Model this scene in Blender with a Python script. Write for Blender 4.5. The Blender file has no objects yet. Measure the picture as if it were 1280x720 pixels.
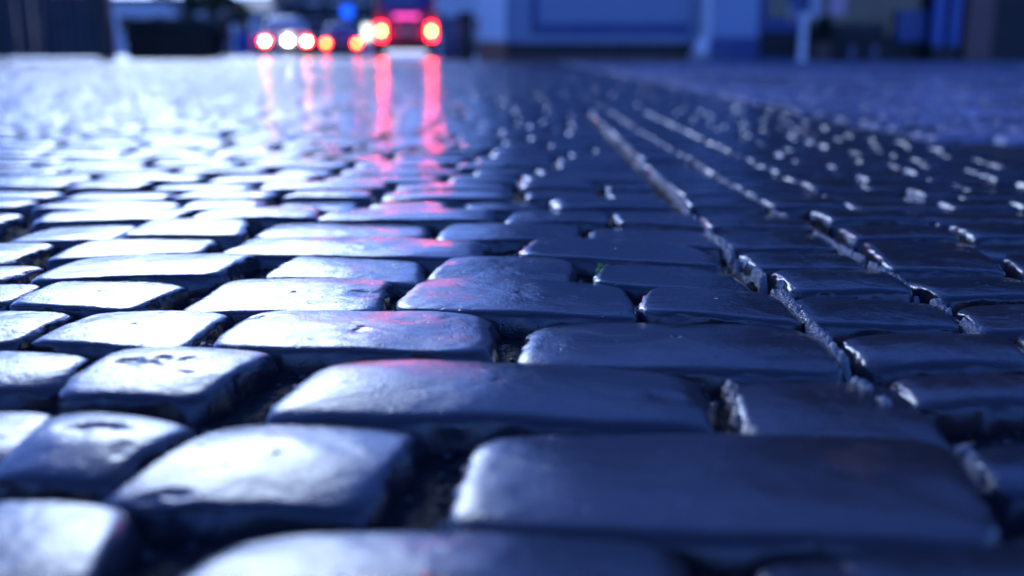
import bpy, bmesh, math, random
import numpy as np
from mathutils import Vector, Matrix, noise

R = math.radians
rng = random.Random(11)
S = bpy.context.scene
COL = S.collection

# ------------------------------------------------------------------ camera geometry
F = 1280.0                      # focal length in photo pixels (36 mm lens, 36 mm sensor)
H = 0.20                        # camera height
PITCH = math.atan((360 - 65.5) / F)
cp, sp = math.cos(PITCH), math.sin(PITCH)

def ray(px, py):
    x = (px - 640) / F; y = -(py - 360) / F
    return Vector((x, cp + y * sp, -sp + y * cp))

def G(px, py, z=0.0):           # photo pixel -> point on a horizontal plane
    r = ray(px, py); t = (z - H) / r.z
    return Vector((r.x * t, r.y * t, z))

def P(px, py, d):               # photo pixel -> point at distance d along the street
    r = ray(px, py); t = d / r.y
    return Vector((r.x * t, d, H + r.z * t))

def to_px(x, y, z=0.0):
    yc = y * cp - (z - H) * sp
    u = y * sp + (z - H) * cp
    return 640 + F * x / yc, 360 - F * u / yc

# ------------------------------------------------------------------ object helpers
def link(name, me, mat=None, parent=None, loc=None):
    o = bpy.data.objects.new(name, me); COL.objects.link(o)
    if mat is not None and me is not None: me.materials.append(mat)
    if parent is not None: o.parent = parent
    if loc is not None: o.location = loc
    return o

def tag(o, label=None, cat=None, group=None, kind=None):
    if label: o['label'] = label
    if cat: o['category'] = cat
    if group: o['group'] = group
    if kind: o['kind'] = kind
    return o

def thing(name, label, cat, loc=(0, 0, 0), group=None):
    o = bpy.data.objects.new(name, None); COL.objects.link(o); o.location = loc
    o.empty_display_size = .2
    return tag(o, label, cat, group)

def mesh(name, v, f, smooth=False):
    me = bpy.data.meshes.new(name); me.from_pydata([tuple(p) for p in v], [], f); me.update()
    if smooth: me.polygons.foreach_set('use_smooth', [True] * len(me.polygons))
    return me

class MB:
    def __init__(s): s.bm = bmesh.new()
    def box(s, x0, x1, y0, y1, z0, z1, bev=0.0):
        r = bmesh.ops.create_cube(s.bm, size=1.0)
        vs = r['verts']
        for v in vs:
            v.co = Vector((x0 + (v.co.x + .5) * (x1 - x0), y0 + (v.co.y + .5) * (y1 - y0), z0 + (v.co.z + .5) * (z1 - z0)))
        if bev > 0:
            es = list({e for v in vs for e in v.link_edges})
            bmesh.ops.bevel(s.bm, geom=es, offset=bev, segments=2, profile=.5, affect='EDGES')
        return s
    def tube(s, pts, rad, n=14, cap=True):
        pts = [Vector(p) for p in pts]
        if not isinstance(rad, (list, tuple)): rad = [rad] * len(pts)
        rings = []
        for i, p in enumerate(pts):
            a = pts[max(0, i - 1)]; b = pts[min(len(pts) - 1, i + 1)]
            d = (b - a).normalized()
            u = d.cross(Vector((0, 0, 1)))
            if u.length < 1e-3: u = Vector((1, 0, 0))
            u.normalize(); w = u.cross(d)
            rings.append([s.bm.verts.new(p + (u * math.cos(t) + w * math.sin(t)) * rad[i]) for t in [2 * math.pi * k / n for k in range(n)]])
        for A, B in zip(rings, rings[1:]):
            for k in range(n):
                s.bm.faces.new((A[k], A[(k + 1) % n], B[(k + 1) % n], B[k]))
        if cap:
            s.bm.faces.new(rings[0]); s.bm.faces.new(rings[-1][::-1])
        return s
    def loft(s, secs, n=24, e=4.0):     # secs: (y, xhalf_low, xhalf_high, z0, z1)
        rings = []
        for (y, wl, wh, z0, z1) in secs:
            ring = []
            for k in range(n):
                t = 2 * math.pi * (k + .5) / n
                c, q = math.cos(t), math.sin(t)
                m = (abs(c) ** e + abs(q) ** e) ** (-1 / e)
                u, v = c * m, q * m
                w = wl + (wh - wl) * (v + 1) / 2
                ring.append(s.bm.verts.new((u * w, y, z0 + (v + 1) / 2 * (z1 - z0))))
            rings.append(ring)
        for A, B in zip(rings, rings[1:]):
            for k in range(n):
                s.bm.faces.new((A[k], A[(k + 1) % n], B[(k + 1) % n], B[k]))
        s.bm.faces.new(rings[0]); s.bm.faces.new(rings[-1][::-1])
        return s
    def quad(s, pts):
        s.bm.faces.new([s.bm.verts.new(p) for p in pts]); return s
    def build(s, name, mat, parent=None, smooth=False, loc=None):
        bmesh.ops.recalc_face_normals(s.bm, faces=s.bm.faces)
        me = bpy.data.meshes.new(name); s.bm.to_mesh(me); s.bm.free()
        if smooth:
            me.polygons.foreach_set('use_smooth', [True] * len(me.polygons))
            me.set_sharp_from_angle(angle=R(40))
        return link(name, me, mat, parent, loc)

# ------------------------------------------------------------------ materials
def new_mat(name):
    m = bpy.data.materials.new(name); m.use_nodes = True
    nt = m.node_tree; nt.nodes.clear()
    out = nt.nodes.new('ShaderNodeOutputMaterial')
    b = nt.nodes.new('ShaderNodeBsdfPrincipled')
    nt.links.new(b.outputs[0], out.inputs[0])
    return m, nt, b

def N(nt, t, **kw):
    n = nt.nodes.new(t)
    for k, v in kw.items():
        if k in n.inputs: n.inputs[k].default_value = v
        else: setattr(n, k, v)
    return n

def ramp(nt, src, p0, p1, c0, c1):
    n = nt.nodes.new('ShaderNodeMapRange')
    n.inputs[1].default_value = p0; n.inputs[2].default_value = p1
    n.inputs[3].default_value = c0; n.inputs[4].default_value = c1
    nt.links.new(src, n.inputs[0]); return n.outputs[0]

def simple(name, col, rough=.5, var=.25, scale=6., metal=0., bump=.0, spec=.5):
    m, nt, b = new_mat(name)
    tc = N(nt, 'ShaderNodeTexCoord')
    nz = N(nt, 'ShaderNodeTexNoise', Scale=scale, Detail=6.)
    nt.links.new(tc.outputs['Object'], nz.inputs['Vector'])
    mix = N(nt, 'ShaderNodeMix', data_type='RGBA')
    mix.inputs[6].default_value = (*[c * (1 - var) for c in col], 1)
    mix.inputs[7].default_value = (*[min(1, c * (1 + var)) for c in col], 1)
    nt.links.new(nz.outputs[0], mix.inputs[0]); nt.links.new(mix.outputs[2], b.inputs['Base Color'])
    nt.links.new(ramp(nt, nz.outputs[0], .3, .7, max(.03, rough - .1), rough + .1), b.inputs['Roughness'])
    b.inputs['Metallic'].default_value = metal
    b.inputs['Specular IOR Level'].default_value = spec
    if bump:
        bp = N(nt, 'ShaderNodeBump', Strength=bump, Distance=.02)
        nt.links.new(nz.outputs[0], bp.inputs['Height']); nt.links.new(bp.outputs[0], b.inputs['Normal'])
    return m

def emit(name, col, strength):
    m, nt, b = new_mat(name)
    b.inputs['Base Color'].default_value = (*[min(1, c) * .5 for c in col], 1)
    b.inputs['Roughness'].default_value = .2
    b.inputs['Emission Color'].default_value = (*col, 1)
    b.inputs['Emission Strength'].default_value = strength
    return m

def stone_mat():
    m, nt, b = new_mat('wet_basalt')
    L = nt.links.new
    geo = N(nt, 'ShaderNodeNewGeometry'); pos = geo.outputs['Position']
    at = N(nt, 'ShaderNodeAttribute', attribute_name='tone')
    off = N(nt, 'ShaderNodeVectorMath', operation='SCALE'); L(at.outputs['Color'], off.inputs[0]); off.inputs['Scale'].default_value = 7.0
    add = N(nt, 'ShaderNodeVectorMath', operation='ADD'); L(pos, add.inputs[0]); L(off.outputs[0], add.inputs[1])
    v = add.outputs[0]
    big = N(nt, 'ShaderNodeTexNoise', Scale=22., Detail=4.); L(v, big.inputs['Vector'])
    mid = N(nt, 'ShaderNodeTexNoise', Scale=75., Detail=5., Roughness=.6); L(v, mid.inputs['Vector'])
    fine = N(nt, 'ShaderNodeTexNoise', Scale=420., Detail=4., Roughness=.65); L(v, fine.inputs['Vector'])
    # base colour: dark basalt, faintly mottled, each stone its own tone
    mix = N(nt, 'ShaderNodeMix', data_type='RGBA')
    mix.inputs[6].default_value = (.008, .009, .013, 1); mix.inputs[7].default_value = (.034, .034, .043, 1)
    mx = N(nt, 'ShaderNodeMath', operation='MULTIPLY_ADD'); L(mid.outputs[0], mx.inputs[0]); mx.inputs[1].default_value = .6
    sep = N(nt, 'ShaderNodeSeparateColor'); L(at.outputs['Color'], sep.inputs[0])
    sub = N(nt, 'ShaderNodeMath', operation='MULTIPLY'); L(sep.outputs[0], sub.inputs[0]); sub.inputs[1].default_value = .5
    L(sub.outputs[0], mx.inputs[2]); L(mx.outputs[0], mix.inputs[0])
    # rusty mineral patches on some stones
    rust = N(nt, 'ShaderNodeMix', data_type='RGBA'); rust.inputs[7].default_value = (.10, .045, .035, 1)
    rf = ramp(nt, big.outputs[0], .60, .72, 0., 1.)
    rm = N(nt, 'ShaderNodeMath', operation='MULTIPLY'); L(rf, rm.inputs[0]); L(ramp(nt, sep.outputs[1], .6, .9, 0., .8), rm.inputs[1])
    rm2 = N(nt, 'ShaderNodeMath', operation='MULTIPLY_ADD'); L(sep.outputs[1], rm2.inputs[0]); rm2.inputs[1].default_value = .28; L(rm.outputs[0], rm2.inputs[2]); rm2.use_clamp = True
    L(rm2.outputs[0], rust.inputs[0]); L(mix.outputs[2], rust.inputs[6]); L(rust.outputs[2], b.inputs['Base Color'])
    # wet film: smooth with half-dry rougher patches
    r1 = ramp(nt, big.outputs[0], .46, .60, .06, .18)
    r2 = ramp(nt, mid.outputs[0], .52, .72, 0., .12)
    ra = N(nt, 'ShaderNodeMath', operation='ADD'); L(r1, ra.inputs[0]); L(r2, ra.inputs[1])
    rb = N(nt, 'ShaderNodeMath', operation='ADD'); L(ra.outputs[0], rb.inputs[0]); L(ramp(nt, fine.outputs[0], .5, .72, 0., .10), rb.inputs[1]); L(rb.outputs[0], b.inputs['Roughness'])
    b.inputs['Specular IOR Level'].default_value = .75
    # pits + grain
    vo = N(nt, 'ShaderNodeTexVoronoi', Scale=190.); L(v, vo.inputs['Vector'])
    pit = ramp(nt, vo.outputs['Distance'], .0, .35, -1., 0.)
    pg = N(nt, 'ShaderNodeMath', operation='MULTIPLY'); L(pit, pg.inputs[0]); L(ramp(nt, mid.outputs[0], .52, .64, 0., 1.), pg.inputs[1])
    h1 = N(nt, 'ShaderNodeMath', operation='MULTIPLY_ADD'); L(fine.outputs[0], h1.inputs[0]); h1.inputs[1].default_value = .6; L(pg.outputs[0], h1.inputs[2])
    h2 = N(nt, 'ShaderNodeMath', operation='MULTIPLY_ADD'); L(mid.outputs[0], h2.inputs[0]); h2.inputs[1].default_value = .75; L(h1.outputs[0], h2.inputs[2])
    bp = N(nt, 'ShaderNodeBump', Strength=.42, Distance=.0011); L(h2.outputs[0], bp.inputs['Height']); L(bp.outputs[0], b.inputs['Normal'])
    return m

def grit_mat(name, c0, c1, scale, rough, bump, dist, spec=.5, big=3.):
    m, nt, b = new_mat(name); L = nt.links.new
    geo = N(nt, 'ShaderNodeNewGeometry'); pos = geo.outputs['Position']
    a = N(nt, 'ShaderNodeTexNoise', Scale=scale, Detail=6., Roughness=.7); L(pos, a.inputs['Vector'])
    c = N(nt, 'ShaderNodeTexVoronoi', Scale=scale * 1.4); L(pos, c.inputs['Vector'])
    g = N(nt, 'ShaderNodeTexNoise', Scale=big, Detail=5.); L(pos, g.inputs['Vector'])
    mix = N(nt, 'ShaderNodeMix', data_type='RGBA'); mix.inputs[6].default_value = (*c0, 1); mix.inputs[7].default_value = (*c1, 1)
    L(a.outputs[0], mix.inputs[0]); L(mix.outputs[2], b.inputs['Base Color'])
    L(ramp(nt, g.outputs[0], .35, .65, rough[0], rough[1]), b.inputs['Roughness'])
    b.inputs['Specular IOR Level'].default_value = spec
    hh = N(nt, 'ShaderNodeMath', operation='MULTIPLY_ADD'); L(c.outputs['Distance'], hh.inputs[0]); hh.inputs[1].default_value = -.8; L(a.outputs[0], hh.inputs[2])
    bp = N(nt, 'ShaderNodeBump', Strength=bump, Distance=dist); L(hh.outputs[0], bp.inputs['Height']); L(bp.outputs[0], b.inputs['Normal'])
    return m

def far_road_mat():
    m, nt, b = new_mat('wet_street'); L = nt.links.new
    geo = N(nt, 'ShaderNodeNewGeometry'); pos = geo.outputs['Position']
    br = N(nt, 'ShaderNodeTexBrick', Scale=1.0); L(pos, br.inputs['Vector'])
    br.inputs['Brick Width'].default_value = .18; br.inputs['Row Height'].default_value = .1
    br.inputs['Mortar Size'].default_value = .012; br.inputs['Mortar Smooth'].default_value = .6
    br.inputs['Color1'].default_value = (.03, .031, .04, 1); br.inputs['Color2'].default_value = (.055, .056, .068, 1)
    br.inputs['Mortar'].default_value = (.02, .02, .022, 1)
    nz = N(nt, 'ShaderNodeTexNoise', Scale=6., Detail=5.); L(pos, nz.inputs['Vector'])
    L(br.outputs['Color'], b.inputs['Base Color'])
    L(ramp(nt, nz.outputs[0], .35, .65, .18, .34), b.inputs['Roughness'])
    b.inputs['Specular IOR Level'].default_value = .6
    h = N(nt, 'ShaderNodeMath', operation='MULTIPLY_ADD'); L(br.outputs['Fac'], h.inputs[0]); h.inputs[1].default_value = -.8; L(nz.outputs[0], h.inputs[2])
    bp = N(nt, 'ShaderNodeBump', Strength=.5, Distance=.006); L(h.outputs[0], bp.inputs['Height']); L(bp.outputs[0], b.inputs['Normal'])
    return m

def pave_mat():
    m, nt, b = new_mat('damp_paving'); L = nt.links.new
    geo = N(nt, 'ShaderNodeNewGeometry'); pos = geo.outputs['Position']
    wn = N(nt, 'ShaderNodeTexNoise', Scale=5., Detail=3.); L(pos, wn.inputs['Vector'])
    wv = N(nt, 'ShaderNodeVectorMath', operation='SCALE'); L(wn.outputs['Color'], wv.inputs[0]); wv.inputs['Scale'].default_value = .05
    ad = N(nt, 'ShaderNodeVectorMath', operation='ADD'); L(pos, ad.inputs[0]); L(wv.outputs[0], ad.inputs[1])
    br = N(nt, 'ShaderNodeTexBrick', Scale=1.0); L(ad.outputs[0], br.inputs['Vector'])
    br.inputs['Brick Width'].default_value = .17; br.inputs['Row Height'].default_value = .11
    br.inputs['Mortar Size'].default_value = .010; br.inputs['Mortar Smooth'].default_value = .8
    br.inputs['Color1'].default_value = (.16, .145, .19, 1); br.inputs['Color2'].default_value = (.42, .39, .46, 1)
    br.inputs['Mortar'].default_value = (.06, .055, .07, 1)
    bg_ = N(nt, 'ShaderNodeTexNoise', Scale=.9, Detail=6., Roughness=.65); L(pos, bg_.inputs['Vector'])
    fn = N(nt, 'ShaderNodeTexNoise', Scale=60., Detail=6., Roughness=.7); L(pos, fn.inputs['Vector'])
    mx = N(nt, 'ShaderNodeMix', data_type='RGBA', blend_type='MULTIPLY'); mx.inputs[0].default_value = 1.
    gr = N(nt, 'ShaderNodeMix', data_type='RGBA'); gr.inputs[6].default_value = (.45, .43, .5, 1); gr.inputs[7].default_value = (1.3, 1.25, 1.35, 1)
    L(ramp(nt, bg_.outputs[0], .38, .62, 0., 1.), gr.inputs[0]); L(br.outputs['Color'], mx.inputs[6]); L(gr.outputs[2], mx.inputs[7])
    L(mx.outputs[2], b.inputs['Base Color'])
    L(ramp(nt, bg_.outputs[0], .4, .6, .16, .42), b.inputs['Roughness'])
    h = N(nt, 'ShaderNodeMath', operation='MULTIPLY_ADD'); L(br.outputs['Fac'], h.inputs[0]); h.inputs[1].default_value = -1.; L(fn.outputs[0], h.inputs[2])
    bp = N(nt, 'ShaderNodeBump', Strength=.8, Distance=.006); L(h.outputs[0], bp.inputs['Height']); L(bp.outputs[0], b.inputs['Normal'])
    return m

M = dict(
    stone=stone_mat(),
    grit=grit_mat('wet_joint_grit', (.004, .004, .006), (.020, .020, .024), 160., (.45, .7), .8, .004, spec=.22),
    grit2=grit_mat('joint_gravel', (.02, .018, .02), (.10, .09, .09), 90., (.15, .4), .6, .002),
    mortar=grit_mat('pale_mortar', (.16, .155, .16), (.48, .46, .46), 420., (.08, .24), .9, .003, spec=.9),
    tan=grit_mat('tan_mortar', (.34, .22, .14), (.62, .44, .32), 200., (.2, .4), .7, .003),
    pave=pave_mat(),
    street=far_road_mat(),
    ground=grit_mat('bare_ground', (.03, .03, .03), (.07, .065, .06), 8., (.5, .8), .4, .02),
    blue=simple('blue_render', (.30, .38, .54), .5, .12, 1.2),
    blue_door=simple('blue_door_paint', (.20, .26, .40), .35, .08, 2.),
    blue_trim=simple('dark_blue_trim', (.02, .06, .22), .4, .15, 2.),
    dark=simple('dark_plinth', (.008, .010, .012), .55, .3, 3.),
    pale=simple('pale_stucco', (.80, .80, .86), .6, .06, 1.5),
    terracotta=simple('terracotta_plinth', (.33, .13, .07), .6, .2, 4.),
    white=simple('white_paint', (.85, .85, .88), .35, .06, 5.),
    blackwall=simple('charcoal_wall', (.014, .015, .018), .6, .3, 2.),
    brown=simple('brown_wood', (.17, .085, .075), .5, .3, 4.),
    teal=simple('teal_glass', (.004, .05, .06), .08, .3, 2.),
    glass=simple('dark_glass', (.012, .016, .024), .06, .2, 1.5),
    blueglass=simple('blue_tinted_glass', (.02, .07, .30), .1, .15, 1.5),
    bluepaint=simple('bright_blue_paint', (.05, .13, .42), .4, .15, 3.),
    rubber=simple('rubber', (.012, .012, .012), .7, .2, 9.),
    rim=simple('alloy', (.35, .35, .37), .3, .1, 9., metal=.9),
    redpaint=simple('red_car_paint', (.22, .008, .045), .3, .1, 3.),
    silver=simple('silver_car_paint', (.38, .40, .48), .28, .1, 3., metal=.4),
    bluecar=simple('blue_grey_car_paint', (.10, .12, .30), .28, .1, 3.),
    plate=simple('pale_number_plate', (.55, .55, .5), .4, .05, 9.),
    bumper=simple('black_bumper', (.015, .010, .014), .5, .2, 6.),
    bark=simple('bark', (.055, .035, .03), .85, .4, 8., bump=.5),
    leaf=simple('leaf', (.028, .055, .022), .5, .5, 3.),
    hedge=simple('hedge_leaf', (.012, .030, .024), .5, .5, 3.),
    fence=simple('dark_green_fence', (.012, .024, .024), .6, .35, 1.5),
    fence_b=simple('dark_slate_board', (.020, .026, .040), .6, .35, 1.5),
    house=simple('pale_house_render', (.78, .78, .82), .7, .06, .6),
    greyhouse=simple('grey_brown_house', (.06, .056, .055), .7, .2, .6),
    roof=simple('slate_roof', (.04, .045, .055), .5, .3, 2.),
    bin=simple('black_bin', (.010, .010, .012), .45, .3, 4.),
    cab=simple('blue_grey_metal', (.10, .11, .20), .4, .2, 4.),
    moss=simple('moss', (.14, .30, .03), .6, .4, 60.),
    lamp_red=emit('tail_lens', (1., .008, .014), 48.),
    bulb=emit('tail_bulb', (1., .05, .004), 300.),
    bulb_v=emit('warm_white_bulb', (1., .42, .20), 170.),
    bulb_w=emit('white_lamp', (1., .95, .80), 60.),
    lit_band=emit('lit_band_glow', (1., .08, .55), 1.6),  # added glow for the pink-lit band on the van, not a lamp
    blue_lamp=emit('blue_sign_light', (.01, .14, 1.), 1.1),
    path_lamp=emit('pale_lantern', (.85, 1., .80), 2.2),
)

# ------------------------------------------------------------------ the road: cobblestones
STONES = []          # each: dict(c=4 corners world (TL,TR,BR,BL), row, zone, look, fine)
PXROWS = [
 # row letter, list of (zone, TL, TR, BR, BL, look)
 ('1', [('m', (-70,642),(152,646),(92,790),(-190,790),'square blue stone, pale at its back edge'),
        ('m', (292,672),(838,686),(885,820),(120,820),'broad pale stone cut by the bottom edge of the view'),
        ('m', (952,704),(1330,712),(1420,820),(940,820),'dark stone almost below the bottom edge')]),
 ('2', [('m', (-150,524),(62,516),(18,572),(-230,580),'grey stone cut by the edge'),
        ('m', (84,518),(240,540),(140,600),(-22,592),'oval white gleaming stone with a dark wet hollow'),
        ('m', (268,529),(526,540),(440,634),(128,618),'pillow-shaped stone shading from white to deep blue'),
        ('m', (598,547),(1190,556),(1262,690),(556,656),'widest navy stone of all with a bright back left corner'),
        ('c1',(1206,543),(1420,540),(1490,632),(1262,616),'navy stone with a pale chipped side')]),
 ('3', [('m', (-110,444),(112,444),(78,474),(-150,492),'flat white gleaming stone cut by the edge'),
        ('m', (142,443),(344,447),(252,500),(70,492),'white gleaming stone with dark moustache-like hollows'),
        ('m', (415,456),(866,468),(886,532),(324,520),'long rounded stone pale at one end and blue at the other'),
        ('m', (920,472),(1122,480),(1184,552),(944,546),'flat navy stone with a tan chipped side'),
        ('c1',(1114,465),(1290,464),(1345,508),(1160,513),'flat navy stone'),
        ('c2',(1312,462),(1440,460),(1510,505),(1368,508),'navy stone')]),
 ('4', [('m', (-90,395),(84,393),(22,427),(-140,434),'small white gleaming stone'),
        ('m', (116,392),(284,392),(218,435),(38,425),'white gleaming stone beside a rusty joint'),
        ('m', (322,387),(612,394),(612,442),(262,431),'broad white stone turning grey with a small scar'),
        ('m', (672,403),(1000,408),(1058,462),(642,452),'long navy stone with a blue sheen along its front'),
        ('c1',(1048,418),(1250,416),(1300,458),(1100,459),'flat navy stone'),
        ('c2',(1266,417),(1420,414),(1480,452),(1316,456),'navy stone')]),
 ('5', [('m', (-100,362),(44,360),(12,380),(-150,386),'small white stone'),
        ('m', (84,352),(232,357),(162,389),(12,381),'white stone with a speckled front edge'),
        ('m', (282,347),(487,350),(477,387),(220,386),'pale stone with a dark pitted end'),
        ('m', (530,349),(775,359),(796,397),(487,384),'long grey-blue stone with a rusty end'),
        ('m', (818,367),(972,375),(1004,404),(803,392),'rough navy stone with a pale knobbly end'),
        ('c1',(992,373),(1166,378),(1206,411),(1022,411),'flat navy stone'),
        ('c2',(1192,380),(1330,378),(1370,413),(1230,414),'flat navy stone'),
        ('c3',(1346,378),(1460,377),(1510,410),(1386,412),'navy stone')]),
 ('6', [('m', (-110,338),(50,335),(6,352),(-160,360),'small white stone'),
        ('m', (104,324),(318,318),(272,345),(32,356),'long white stone with a frosted corner'),
        ('m', (368,320),(528,325),(532,349),(330,344),'pale stone with a dark pit and a speckled front'),
        ('m', (568,322),(716,325),(714,350),(536,347),'grey-blue stone'),
        ('m', (764,325),(908,336),(944,367),(746,351),'navy stone tipped with green moss'),
        ('c1',(962,340),(1098,338),(1148,370),(996,368),'flat navy stone'),
        ('c2',(1124,348),(1262,346),(1310,377),(1184,376),'flat navy stone'),
        ('c3',(1276,346),(1390,344),(1430,374),(1324,376),'navy stone')]),
 ('7', [('m', (-120,309),(64,306),(2,331),(-180,334),'white stone cut by the edge'),
        ('m', (114,300),(274,296),(246,314),(52,323),'white stone'),
        ('m', (318,295),(610,302),(598,322),(272,316),'long pale stone with a brown stain'),
        ('m', (674,297),(862,303),(908,331),(648,319),'long navy stone'),
        ('c1',(926,315),(1056,316),(1086,337),(952,337),'flat navy stone'),
        ('c2',(1078,305),(1212,306),(1262,343),(1118,343),'large flat navy stone'),
        ('c3',(1230,306),(1340,305),(1392,341),(1280,343),'navy stone')]),
 ('8', [('m', (-140,289),(-10,285),(-50,303),(-190,306),'white stone'),
        ('m', (62,281),(172,280),(140,298),(10,301),'white stone'),
        ('m', (192,278),(312,275),(306,296),(153,299),'white stone'),
        ('m', (342,277),(532,280),(536,297),(316,295),'pale stone touched by red light'),
        ('m', (562,278),(724,277),(722,293),(546,299),'grey-blue stone with a rusty corner'),
        ('m', (745,283),(874,288),(900,308),(734,295),'navy stone'),
        ('c1',(892,291),(1024,291),(1054,311),(922,311),'flat navy stone'),
        ('c2',(1046,283),(1170,283),(1206,302),(1076,302),'flat navy stone'),
        ('c3',(1186,283),(1290,283),(1330,302),(1222,303),'navy stone')]),
 ('9', [('m', (-150,272),(24,268),(-8,280),(-190,284),'white stone'),
        ('m', (62,267),(242,261),(216,273),(42,279),'long white stone'),
        ('m', (257,263),(397,260),(392,274),(238,277),'pale stone'),
        ('m', (418,263),(616,264),(616,276),(398,275),'long pale stone touched by red light'),
        ('m', (642,264),(756,262),(760,275),(630,275),'grey-blue stone'),
        ('m', (772,267),(862,268),(880,282),(772,279),'navy stone'),
        ('c1',(872,269),(996,269),(1022,288),(892,288),'flat navy stone'),
        ('c2',(1014,265),(1128,264),(1160,281),(1042,281),'flat navy stone'),
        ('c3',(1144,264),(1240,264),(1278,281),(1176,281),'navy stone')]),
]
for row, L_ in PXROWS:
    for (zone, a, b, c, d, look) in L_:
        STONES.append(dict(c=[G(*a), G(*b), G(*c), G(*d)], row=int(row), zone=zone, look=look))

ROWSP = .1
def wav(x, y): return .012 * noise.noise(Vector((x * 1.6, y * .7, 3.1))) + .006 * noise.noise(Vector((x * 6, y * 2, 9.)))
def left_line(y): return (.205 if y < 4.2 else .214) + .012 * min(y, 4.5)         # edge of the running bond, just short of the first mortar line
COLS = [.222, .338, .455, .562, .662, .762, .862, .962]
def col_x(i, y):
    base = COLS[i]
    if i == 0: return .218 + .012 * min(y, 4.5)
    return base + .006 * math.sin(y * 1.3 + i) 
def add_row(y0, row, x0, x1, zone='m'):
    x = x0 - rng.uniform(0, .15)
    while x < x1 - .03:
        w = rng.choice([.12, .15, .17, .19, .21]) * rng.uniform(.9, 1.1)
        if x + w > x1 - .06: w = x1 - x
        g = rng.uniform(.006, .011) if x < .2 else rng.uniform(.0015, .004); gy = rng.uniform(.006, .010)
        sk = rng.uniform(-.006, .006)
        xa, xb = x + g, x + w - g
        ya = y0 + wav(x + w * .2, y0) + gy; yb = y0 + wav(x + w * .8, y0) + gy
        yc = y0 + ROWSP + wav(x + w * .8, y0 + ROWSP) - gy; yd = y0 + ROWSP + wav(x + w * .2, y0 + ROWSP) - gy
        STONES.append(dict(c=[Vector((xa + sk, yd, 0)), Vector((xb + sk, yc, 0)), Vector((xb, yb, 0)), Vector((xa, ya, 0))], row=row, zone=zone, look=None))
        x += w
YFAR = 22.0
y = 1.322; row = 10
while y < YFAR:
    half = .5 * y * 1.12 + .9
    add_row(y, row, -half, left_line(y) if y < 3.55 else .965)
    y += ROWSP; row += 1
common = {}
jit = lambda c_, k_: 0. if c_ < 3 or c_ > 6 else .026 * math.sin(k_ * 2.6 + c_ * 1.9 + math.sin(k_ * .7 * c_))
for ci in range(7):
    y = 1.320 + (rng.uniform(-.008, .008) if ci < 2 else 0); r_ = 10
    while y < 3.55:
        dpt = ROWSP * rng.uniform(.92, 1.12)
        if ci >= 2: dpt = common.setdefault(r_, dpt)
        xa0, xb0 = col_x(ci, y) + jit(ci, r_), col_x(ci + 1, y) + jit(ci + 1, r_)
        g = rng.uniform(.003, .0055) if ci < 2 else rng.uniform(.0012, .0030)
        STONES.append(dict(c=[Vector((xa0 + g, y + dpt - .005, 0)), Vector((xb0 - g, y + dpt - .005, 0)), Vector((xb0 - g, y + .008, 0)), Vector((xa0 + g, y + .008, 0))], row=r_, zone='c%d' % (ci + 1), look=None))
        y += dpt; r_ += 1
# the road carries on outside the view, near the camera
fill = []
for row, L_ in PXROWS:
    ws = [STONES[k] for k in range(len(STONES)) if STONES[k]['row'] == int(row) and STONES[k]['look']]
    xl = min(v.x for s in ws for v in s['c']); xr = max(v.x for s in ws for v in s['c'])
    yy = [v.y for s in ws for v in s['c']]; ym = sum(yy) / len(yy)
    fill.append((ym - ROWSP / 2, xl, xr))
n0 = len(STONES)
for (y0, xl, xr) in fill:
    add_row(y0, 0, -1.6, xl - .012, 'out'); add_row(y0, 0, xr + .012, 1.0 if xr < .9 else xr, 'out')
yy = .37
while yy > -.7:
    yy -= ROWSP
    add_row(yy - .03, 0, -1.3, .95, 'out')

def centre(s): return sum((v for v in s['c']), Vector()) / 4
for s in STONES:
    c = centre(s); s['ctr'] = c; s['d'] = c.y
    s['px'] = to_px(c.x, c.y) if c.y > .3 else (-9999, 9999)
    s['in'] = s['zone'] != 'out' and -12 < s['px'][0] < 1292 and s['px'][1] < 730 and c.y > .3
    if s['look']: s['in'] = any(-5 < to_px(v.x, v.y)[0] < 1285 and to_px(v.x, v.y)[1] < 720 for v in s['c'])

def area(s):
    a = [to_px(v.x, v.y) for v in s['c']]
    return abs(sum(a[i][0] * a[(i + 1) % 4][1] - a[(i + 1) % 4][0] * a[i][1] for i in range(4))) / 2
for s in STONES: s['a'] = area(s) if s['in'] else 0
order = sorted(range(len(STONES)), key=lambda i: -STONES[i]['a'])
SOLO = set(i for i in order[:300] if STONES[i]['a'] > 0)

PITS = []     # worn hollows seen in the photo: centre, radii, depth
for (px_, py_, rx_, ry_, dp_) in ((160, 463, 20, 9, .0040), (188, 466, 16, 7, .0032), (204, 460, 14, 6, .0032), (238, 461, 13, 5, .0034), (232, 477, 16, 3, .0015),
        (122, 549, 46, 9, .0045), (152, 575, 14, 12, .0016), (330, 397, 16, 4.5, .0030), (450, 416, 12, 4, .0018), (510, 404, 22, 5, .0010), (358, 332, 18, 4, .0028), (460, 367, 24, 6, .0020),
        (830, 503, 24, 9, .0022), (440, 304, 18, 4, .0014), (205, 622, 36, 12, .0030), (960, 420, 20, 6, .0012), (560, 400, 10, 4, .0012)):
    g_ = G(px_, py_)
    PITS.append((g_.x, g_.y, rx_ * g_.y / F * 1.15, max(.004, ry_ * g_.y ** 2 / (F * H) * .9), dp_))

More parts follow.
